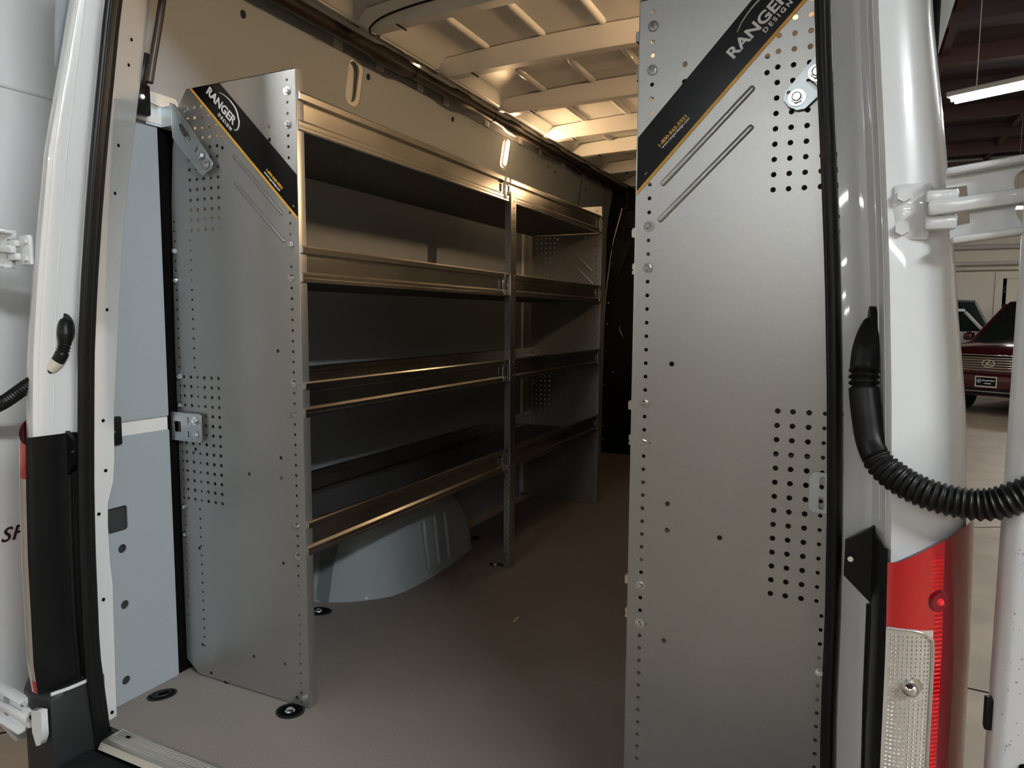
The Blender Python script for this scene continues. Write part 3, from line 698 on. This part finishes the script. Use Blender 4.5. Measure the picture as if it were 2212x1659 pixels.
# ------------------------------------------------------------------ wiring boots
def boot(P, head, up, label, taped=False, group=None):
    t = root('wiring_boot', P[0], label, 'hose')
    S = spline(P, 40); L = [0]
    for a, b in zip(S, S[1:]): L.append(L[-1]+(b-a).length)
    # resample evenly
    tot = L[-1]; n = int(tot/.0011); Q = []; j = 0
    for i in range(n+1):
        d = tot*i/n
        while j < len(L)-2 and L[j+1] < d: j += 1
        Q.append(S[j].lerp(S[j+1], (d-L[j])/max(1e-9, L[j+1]-L[j])))
    def rad(i):
        d = tot*i/n
        def cor(): return .0168+.0015*math.sin(d/.0072*2*math.pi)
        if up == 'R':
            if d < .075: return lerp([(0, .006), (.015, .013), (.05, .0165), (.075, .0165)], d)
            if d < .100: return .0155+.0022*math.sin((d-.075)/.0075*2*math.pi)
            if d < .185: return .0172
            return cor()
        else:
            if d < .060: return lerp([(0, .006), (.012, .014), (.04, .0160), (.06, .0125)], d)
            if d < .082: return .0115+.0016*math.sin((d-.060)/.0065*2*math.pi)
            if d < .155: return .0140
            return .0140+.0018*math.sin(d/.0068*2*math.pi)
    tube('hose', Q, rad, rubber, t, n=20)
    V, Fc = tubev([head[0], head[1]], .030, 24, sq=(.62, 1.35) if up == 'R' else (.62, 1.2)); mesh('mounting_flange', V, Fc, rubber, t, 40)
    if taped:
        k0 = int(n*.103/tot); k1 = int(n*.128/tot); tube('tape_band', Q[k0:k1], .0152, tape, t, n=20)
    return t
boot([(.812, -.010, .992), (.803, -.022, .968), (.799, -.034, .935), (.799, -.044, .905), (.803, -.050, .873), (.810, -.056, .838), (.822, -.070, .814), (.844, -.085, .798), (.872, -.096, .788), (.902, -.102, .784), (.927, -.107, .787), (.950, -.112, .799), (.972, -.114, .815), (.990, -.107, .845)],
     [(.818, -.012, .962), (.801, -.014, .962)], 'R', 'black ribbed wiring hose drooping from the right pillar to the open right door')
boot([(-.812, -.004, .975), (-.804, -.016, .965), (-.800, -.020, .94), (-.803, -.022, .915), (-.815, -.030, .885), (-.840, -.048, .855), (-.875, -.070, .825), (-.92, -.085, .795), (-.98, -.085, .775), (-1.04, -.075, .77), (-1.09, -.05, .79)],
     [(-.815, -.010, .955), (-.808, -.014, .955)], 'L', 'black wiring hose with a band of masking tape at the left pillar', True)

# ------------------------------------------------------------------ hinges
HNG = []
def hinge(sx, x0, y, zc, label, low=False):
    t = bpy.data.objects.new('door_hinge', None); C.objects.link(t); t.location = (sx*x0, y, zc); t['label'] = label; put(t, None); HNG.append((sx, t))
    def b(nm, a, c, bev=.003): return box(nm, (sx*(x0+a[0]), y+a[1], zc+a[2]), (sx*(x0+c[0]), y+c[1], zc+c[2]), white, t, bev=bev)
    b('mounting_plate', (0, -.006, -.033), (.040, .004, .033), .005)
    for dz in (.019, -.019):
        o = cyl('hinge_bolt', (sx*(x0+.012), y-.006, zc+dz), (0, -1, 0), .0078, .006, white, t, 6)
        cyl('washer', (sx*(x0+.012), y-.005, zc+dz), (0, -1, 0), .0100, .0015, white, t, 16)
    b('knuckle', (.034, -.016, -.022), (.066, .002, -.006)); b('knuckle', (.034, -.016, .008), (.066, .002, .022))
    T = Matrix.Translation((sx*(x0+.036), y-.018, zc+.001)) @ Matrix.Rotation(math.radians(-6)*sx, 4, 'Y')
    bm = bmesh.new(); abox(bm, (0, -.006, -.0085), (sx*.118, .006, .0075), .003); bmobj('swing_arm', bm, white, t, M=T)
    T2 = Matrix.Translation((sx*(x0+.056), y-.006, zc+.002)) @ Matrix.Rotation(math.radians(-7)*sx, 4, 'Y')
    c = plate('hinge_leaf', [(0, -.040), (.150, -.040), (.150, .040), (0, .040), (0, .022), (.020, .021), (.020, -.021), (0, -.022)], [slot(.075, .014, .004, .012, 1.57), slot(.075, -.016, .006, .012, 1.57)], .008,
              T2 @ Matrix.Diagonal((sx, 1, 1, 1)) @ MY(0), white, t)
    for dz in (.038, -.038):
        bm = bmesh.new(); abox(bm, (0, -.020, dz-.004), (sx*.150, .006, dz+.004), .003); bmobj('leaf_edge', bm, white, t, M=T2)
    for dz in (.020, -.014): 
        bm = bmesh.new(); acyl(bm, (sx*.122, -.016, dz-.010), (0, 0, 1), .016, .020, 8, .014); bmobj('barrel', bm, white, t, M=T2)
    return t
hinge(1, .818, -.052, 1.110, 'white upper door hinge on the right pillar reaching to the open right door')
hinge(-1, .838, -.058, 1.128, 'white upper door hinge beside the left pillar above the taped hose')
h3 = hinge(-1, .845, -.085, .062, 'white lower door hinge by the left bumper corner')
plate('hinge_casting', [(-.850, .098), (-.812, .104), (-.812, .045), (-.823, .022), (-.838, .016), (-.850, .045)], [], .014, MY(-.104), white, h3)

# ------------------------------------------------------------------ open rear doors
d1 = root('door_1', (-1.15, .0, 0), 'x', 'x'); del d1['label']; del d1['category']; struct(d1)
secs = []
for i in range(25):
    z = -.115+.094*i
    e = max(0, (.04-(z+.115))/.04); xi = -1.120+.0*z
    fr = -.050+.05*e*e
    secs.append([(-1.175, fr+.01, z), (xi-.012, fr, z), (xi-.003, fr+.006, z), (xi, fr+.016, z), (xi+.004, .10, z), (xi+.006, .40, z), (xi, .76, z), (xi-.05, .78, z)])
V, Fc = loft(secs, cap=True); mesh('door_skin', V, Fc, white, d1, 40)
V, Fc = tubev([(-1.1165+.0003*i, -.04+.08*i, 1.545-.0*i) for i in range(10)], .004, 8); mesh('swage_line', V, Fc, white, d1)
Mb = Matrix(((0, 0, 1, -1.1165), (1, 0, 0, -.012), (0, 1, 0, .418), (0, 0, 0, 1)))
text('badge_lettering', 'SPRINTER', .050, Mb, darkchrome, d1, off=.0004, th=.003, shear=.35, sp=1.1)
d2 = root('door_2', (1.0, -.09, 0), 'x', 'x'); del d2['label']; del d2['category']; struct(d2)
secs = []
for i in range(22):
    z = -.12+.09*i
    secs.append([(.952, -.060, z), (.944, -.066, z), (.943, -.098, z), (.947, -.106, z), (.956, -.110, z), (1.02, -.112, z), (1.05, -.118, z), (1.4, -.125, z), (1.68, -.12, z), (1.69, -.07, z)])
V, Fc = loft(secs, closed=True, cap=True); mesh('door_inner', V, Fc, white, d2, 40)
cyl('drain_hole', (.973, -.1112, .500), (0, -1, 0), .0052, .001, void, d2, 14)
box('door_stop', (.936, -.100, .528), (.944, -.088, .565), plast, d2, bev=.002)
bm = bmesh.new()
for i in range(150):
    z = random.uniform(.42, .80); x = random.uniform(.95, 1.02); r = random.choice((.0006, .0008, .001, .0014))
    acyl(bm, (x, -.110-.002*(x-.956)/.064, z), (0, -1, 0), r, r*.8, 6, r*.4)
stuff(bmobj('water_drops', bm, drop, d2, 60))
tube('door_grommet', [(1.0, -.105, .955), (.998, -.12, .93), (.995, -.125, .88), (.995, -.112, .845)], lambda i: (.012, .02, .019, .016)[i], rubber, d2)

for sx_, t_ in HNG: put(t_, d1 if sx_ < 0 else d2)
# ------------------------------------------------------------------ garage
GZ = -.65; CH = 5.75
g = struct(plate('ground', [(-9, -24), (9, -24), (9, 25), (-9, 25)], [], .02, MZ(GZ-.01), gfloor)); 
for P in ([(1.2, 1.0), (1.9, 3.6), (2.6, 4.0), (4.2, 4.9)], [(.9, 2.6), (1.8, 2.55), (2.2, 2.3), (3.1, 2.3)], [(1.4, 5.4), (2.0, 5.7), (2.4, 6.3), (4.0, 6.2)], [(-2.4, .2), (-1.9, .8), (-1.2, 1.6)]):
    S = spline([(x, y, GZ+.0005) for x, y in P], 10)
    V, Fc = tubev([p+Vector((random.uniform(-.01, .01), random.uniform(-.01, .01), 0)) for p in S], .006, 5); 
    for v in V: v.z = GZ+.001
    mesh('floor_crack', V, Fc, mat('crack', (.04, .032, .028), .9) if 'crack' not in MATS else MATS['crack'], g, 0)
wb = struct(box('wall_back', (-9, 24, GZ), (9, 24.1, CH), gwall))
struct(box('wall_garage_left', (-9.1, -24, GZ), (-9, 24.1, CH), gwall))
struct(box('wall_garage_right', (9, -24, GZ), (9.1, 24.1, CH), gwall))
struct(box('wall_garage_rear', (-9, -24.1, GZ), (9, -24, CH), gwall))
gc = struct(box('garage_ceiling', (-9, -24, CH), (9, 24.1, CH+.1), gceil))
for i in range(-11, 12): box('ceiling_beam', (-9, i*2.0-.10, CH-.28), (9, i*2.0+.10, CH), gbeam if i % 2 else gceil, gc)
for i in range(-4, 5): box('ceiling_joist', (i*2-.06, -24, CH-.14), (i*2+.06, 23.9, CH-.001), gbeam, gc)
box('wall_header', (-9, 23.7, 5.24), (9, 24, 5.60), gbeam, wb)
# pipes and door frame on the far wall
for z, r, c in ((2.66, .06, gpipe), (2.50, .04, gwall), (3.14, .07, gpipe), (5.66, .04, gpipe), (5.20, .04, gpipe)):
    tag(cyl('wall_pipe', (-9, 23.85, z), (1, 0, 0), r, 18, c, None, 12), {2.66: 'thicker of the two close pipes across the far cream garage wall', 2.50: 'cream pipe just below the thicker one on the far wall', 3.14: 'pipe high on the far cream wall under the hinge', 5.66: 'pale pipe above the dark red beam at the far wall', 5.20: 'pale pipe under the dark red beam at the far wall'}[z], 'pipe')
dr = root('door_3', (5.3, 23.9, GZ), 'x', 'x'); del dr['label']; del dr['category']; struct(dr)
plate('door_frame', [(4.45, GZ), (4.45, 2.40), (6.2, 2.40), (6.2, GZ)], [[(4.64, GZ+.01), (4.64, 2.22), (6.0, 2.22), (6.0, GZ+.01)]], .08, MY(23.94), gwall, dr)
box('door_panel', (4.74, 23.95, GZ), (6.0, 23.98, 2.22), mat('door_cream', (.75, .66, .50), .6), dr); box('door_gap', (4.64, 23.96, GZ), (4.74, 23.985, 2.22), void, dr)
cyl('door_latch', (4.69, 23.92, 1.80), (0, 0, 1), .04, .2, plast, dr)
# fluorescent fittings
def fitting(p, a, label, L=2.4, r=.035, group=None, dbl=True, glow=None):
    t = root('fluorescent_light', p, label, 'ceiling light', group)
    M = Matrix.Translation(p) @ Matrix.Rotation(a, 4, 'Z')
    for dy in ((-.06, .06) if dbl else (0,)):
        bm = bmesh.new(); acyl(bm, (-L/2, dy, -.02), (1, 0, 0), r*.6, L, 12, M=M); bmobj('lamp_tube', bm, glow or tubeglow, t)
    bm = bmesh.new(); abox(bm, (-L/2-.04, -.12, .01), (L/2+.04, .12, .07), .01, M=M); bmobj('housing', bm, gpipe, t)
    for x in (-L*.4, L*.4): 
        bm = bmesh.new(); acyl(bm, (x, 0, .07), (0, 0, 1), .006, CH-p[2]-.07, 6, M=M); bmobj('hanger', bm, gpipe, t)
    return t
dirv = Vector((.666, -.317, 0)).normalized(); p0 = Vector((1.722, 9.219, 3.6))
pc = p0+dirv*1.22
fitting((pc.x, pc.y, 3.64), math.atan2(dirv.y, dirv.x), 'long glaring fluorescent light at upper right of the garage')
GL = 'garage lights behind the viewer'
for x, y, a in ((4.6, -2.2, 1.2), (.2, -8.5, 0), (-4.6, -4.0, 1.3), (4.5, -8.5, 0), (-4.5, -9.0, 0), (4.6, 4.6, 1.2), (-4.6, 3.5, 1.3), (-3, 15.0, 0), (5, 19, 0), (6.5, 11, 1.2), (.3, -13, 0), (.3, -18, 0), (-1.5, -22.5, 0)):
    fitting((x, y, 3.6), a, 'bare fluorescent ceiling light of the garage outside the picture', group=GL, glow=keyglow if (x, y) == (4.6, -2.2) else None)

# ------------------------------------------------------------------ cars
def car(name, loc, rz, paint, label, L=4.6, W=1.85, H=1.7, kind='suv'):
    """local frame: +x to the car's front, y across, z up; built from lofted stations"""
    t = root(name, loc, label, 'car')
    M = Matrix.Translation(loc) @ Matrix.Rotation(rz, 4, 'Z')
    hood = H*(.74 if kind == 'wagon' else .625)
    # stations: x, ztop of lower body, half width
    S = [(-.50, hood*.86, .80), (-.48, hood*.98, .92), (-.40, hood*1.0, .98), (-.1, hood*1.0, 1), (.20, hood*1.0, 1), (.30, hood*.98, .99), (.42, hood*.93, .96), (.47, hood*.86, .92), (.498, hood*.76, .84)]
    secs = []
    for fx, zt, wf_ in S:
        x = fx*L; w2 = W/2*wf_; zl = .28*H/1.7
        secs.append([(x, -w2*.93, zl), (x, -w2, zl+.18), (x, -w2, zt*.78), (x, -w2*.95, zt*.95), (x, -w2*.82, zt), (x, 0, zt+.03), (x, w2*.82, zt), (x, w2*.95, zt*.95), (x, w2, zt*.78), (x, w2, zl+.18), (x, w2*.93, zl)])
    V, Fc = loft(secs, closed=True, cap=True); V = [M @ Vector(v) for v in V]; body = mesh('body', V, Fc, paint, t, 35)
    # cabin glass and roof
    roofx = (-.44, -.36, -.05, .06, .26) 
    rows = []
    for fx, hz, wf_ in zip((roofx[0], roofx[1], roofx[2], roofx[3], roofx[4]), (hood*.99, H*.97, H, H*.975, hood*.98), (.86, .74, .76, .74, .88)):
        x = fx*L; w2 = W/2*wf_; wb_ = W/2*.90; zb = hood*.95
        rows.append([(x, -wb_, zb), (x, -w2, max(zb+.01, hz-.06)), (x, -w2*.9, max(zb+.012, hz)), (x, w2*.9, max(zb+.012, hz)), (x, w2, max(zb+.01, hz-.06)), (x, wb_, zb)])
    V, Fc = loft(rows, cap=True); mesh('cabin_glass', [M @ Vector(v) for v in V], Fc, carglass, t, 30)
    # painted roof skin and pillars
    V, Fc = loft([[(x, y*1.01, z+.012) for x, y, z in r[1:5]] for r in rows[1:4]]+[[(x, y*1.01, z-.07) for x, y, z in rows[3][1:5]]]); mesh('roof_panel', [M @ Vector(v) for v in V], Fc, paint, t, 30)
    for sy in (1, 4):
        for i0, i1, fr in ((0, 1, .5), (3, 4, 1)):
            a = Vector(rows[i0][sy]); b = Vector(rows[i1][sy]); V, Fc = tubev([M @ a, M @ b], .035, 8); mesh('pillar', V, Fc, paint, t)
        a = Vector(rows[2][sy]); b = Vector(rows[2][0 if sy == 1 else 5]); V, Fc = tubev([M @ a, M @ b], .03, 8); mesh('pillar', V, Fc, paint, t)
    for fx in (-.31, .31):
        for sy in (-1, 1):
            bm = bmesh.new(); acyl(bm, (fx*L, sy*(W/2-.24), .36), (0, sy, 0), .36, .23, 28, M=M); bmobj('wheel', bm, tyre, t)
            bm = bmesh.new(); acyl(bm, (fx*L, sy*(W/2-.005), .36), (0, sy, 0), .21, .012, 20, M=M); bmobj('wheel_rim', bm, silvercar, t)
    for sy in (-1, 1):
        bm = bmesh.new(); abox(bm, (.17*L, sy*(W/2+.02), hood*.98), (.17*L+.12, sy*(W/2+.20), hood*.98+.17), .04, M=M); bmobj('door_mirror', bm, paint, t)
    return t, M, hood
# dark red SUV facing the viewer
ex_, ey_ = 2.911, 13.5; fd = Vector((.785-ex_, -1.0-ey_, 0)).normalized(); rzc = math.atan2(fd.y, fd.x)-.42
Lr, Wr, Hr = 4.85, 1.94, 2.05
cen = Vector((ex_, ey_, 0))-Vector((math.cos(rzc), math.sin(rzc), 0))*(Lr/2)
rc, M, hd = car('suv', (cen.x, cen.y, GZ), rzc, redcar, 'dark red off-road car with chrome bar grille facing the viewer', Lr, Wr, Hr)
fx = Lr*.5; M0 = M; M = M @ Matrix.Translation((0, 0, .075))
bm = bmesh.new(); abox(bm, (fx-.10, -.46, .70), (fx-.015, .46, .97), .01, M=M); bmobj('grille_back', bm, void, rc)
for i in range(7):
    z = .705+.043*i; hw = .455-.006*(6-i)
    bm = bmesh.new(); abox(bm, (fx-.02, -hw, z), (fx+.012, hw, z+.016), .004, M=M); bmobj('grille_bar', bm, chrome, rc)
for s in (-1, 1):
    bm = bmesh.new(); abox(bm, (fx-.02, s*.455, .70), (fx+.012, s*.475, .975), .004, M=M); bmobj('grille_side', bm, chrome, rc)
    bm = bmesh.new(); abox(bm, (fx-.30, s*.50, .70), (fx-.01, s*.80, .95), .05, M=M); bmobj('headlight', bm, chrome, rc)
def PF(x): return M @ Matrix(((0, 0, 1, x), (1, 0, 0, 0), (0, 1, 0, 0), (0, 0, 0, 1)))     # (u,v)->(y,z) facing car front
def ring(a, b, k, n=28): return [(a*k*math.cos(2*math.pi*i/n), b*k*math.sin(2*math.pi*i/n)) for i in range(n)]
plate('emblem', [(x, y+.83) for x, y in ring(.105, .068, 1)], [[(x, y+.83) for x, y in ring(.105, .068, .82)]], .02, PF(fx+.022), chrome, rc)
plate('emblem_bar', [(-.055, .80), (.06, .80), (.07, .815), (-.02, .815), (.045, .89), (.020, .89)], [], .02, PF(fx+.022), chrome, rc)
bm = bmesh.new(); abox(bm, (fx-.25, -.93, .38), (fx+.06, .93, .66), .06, M=M); bmobj('bumper', bm, redcar, rc)
bm = bmesh.new(); abox(bm, (fx-.25, -.85, .28), (fx+.02, .85, .40), .03, M=M); bmobj('lower_bumper', bm, plast, rc)
bm = bmesh.new(); abox(bm, (fx-.05, -.80, .335), (fx+.030, .80, .35), .004, M=M); bmobj('chrome_strip', bm, chrome, rc)
pl = plate('plate_frame', rrect(-.172, .42, .172, .61, .01), [rrect(-.155, .445, .155, .590, .005)], .014, PF(fx+.075), gpipe, rc)
plate('number_plate', rrect(-.156, .444, .156, .591, .005), [], .006, PF(fx+.073), decalm, rc)
# the words on the plate
plate('plate_emblem', [(x-.108, y+.525) for x, y in ring(.034, .034, 1, 24)], [[(x-.108, y+.525) for x, y in ring(.034, .034, .84, 24)]], .004, PF(fx+.079), wtext, rc)
plate('plate_star', [(-.108+r*math.sin(2*math.pi*i/6), .525+r*math.cos(2*math.pi*i/6)) for i, r in enumerate((.031, .006)*3)], [], .004, PF(fx+.079), wtext, rc)
text('plate_lettering', 'Mercedes-Benz', .034, PF(fx+.079) @ Matrix.Translation((-.062, .528, 0)), wtext, rc, off=.001, sp=.93)
text('plate_lettering', 'of Seattle', .030, PF(fx+.079) @ Matrix.Translation((-.030, .480, 0)), wtext, rc, off=.001)
car('white_suv', (1.33, 18.6, GZ), math.radians(182), whitecar, 'white estate car parked behind the dark red one', 4.7, 1.85, 1.95, 'wagon')
car('black_suv', (5.75, 20.7, GZ), math.radians(184), blackcar, 'black car with tall dark roof behind the red one', 4.6, 1.85, 2.30)
car('grey_sedan', (2.1, 22.75, GZ), math.radians(180), silvercar, 'dark grey car beyond the white one against the far wall', 4.6, 1.8, 2.25)
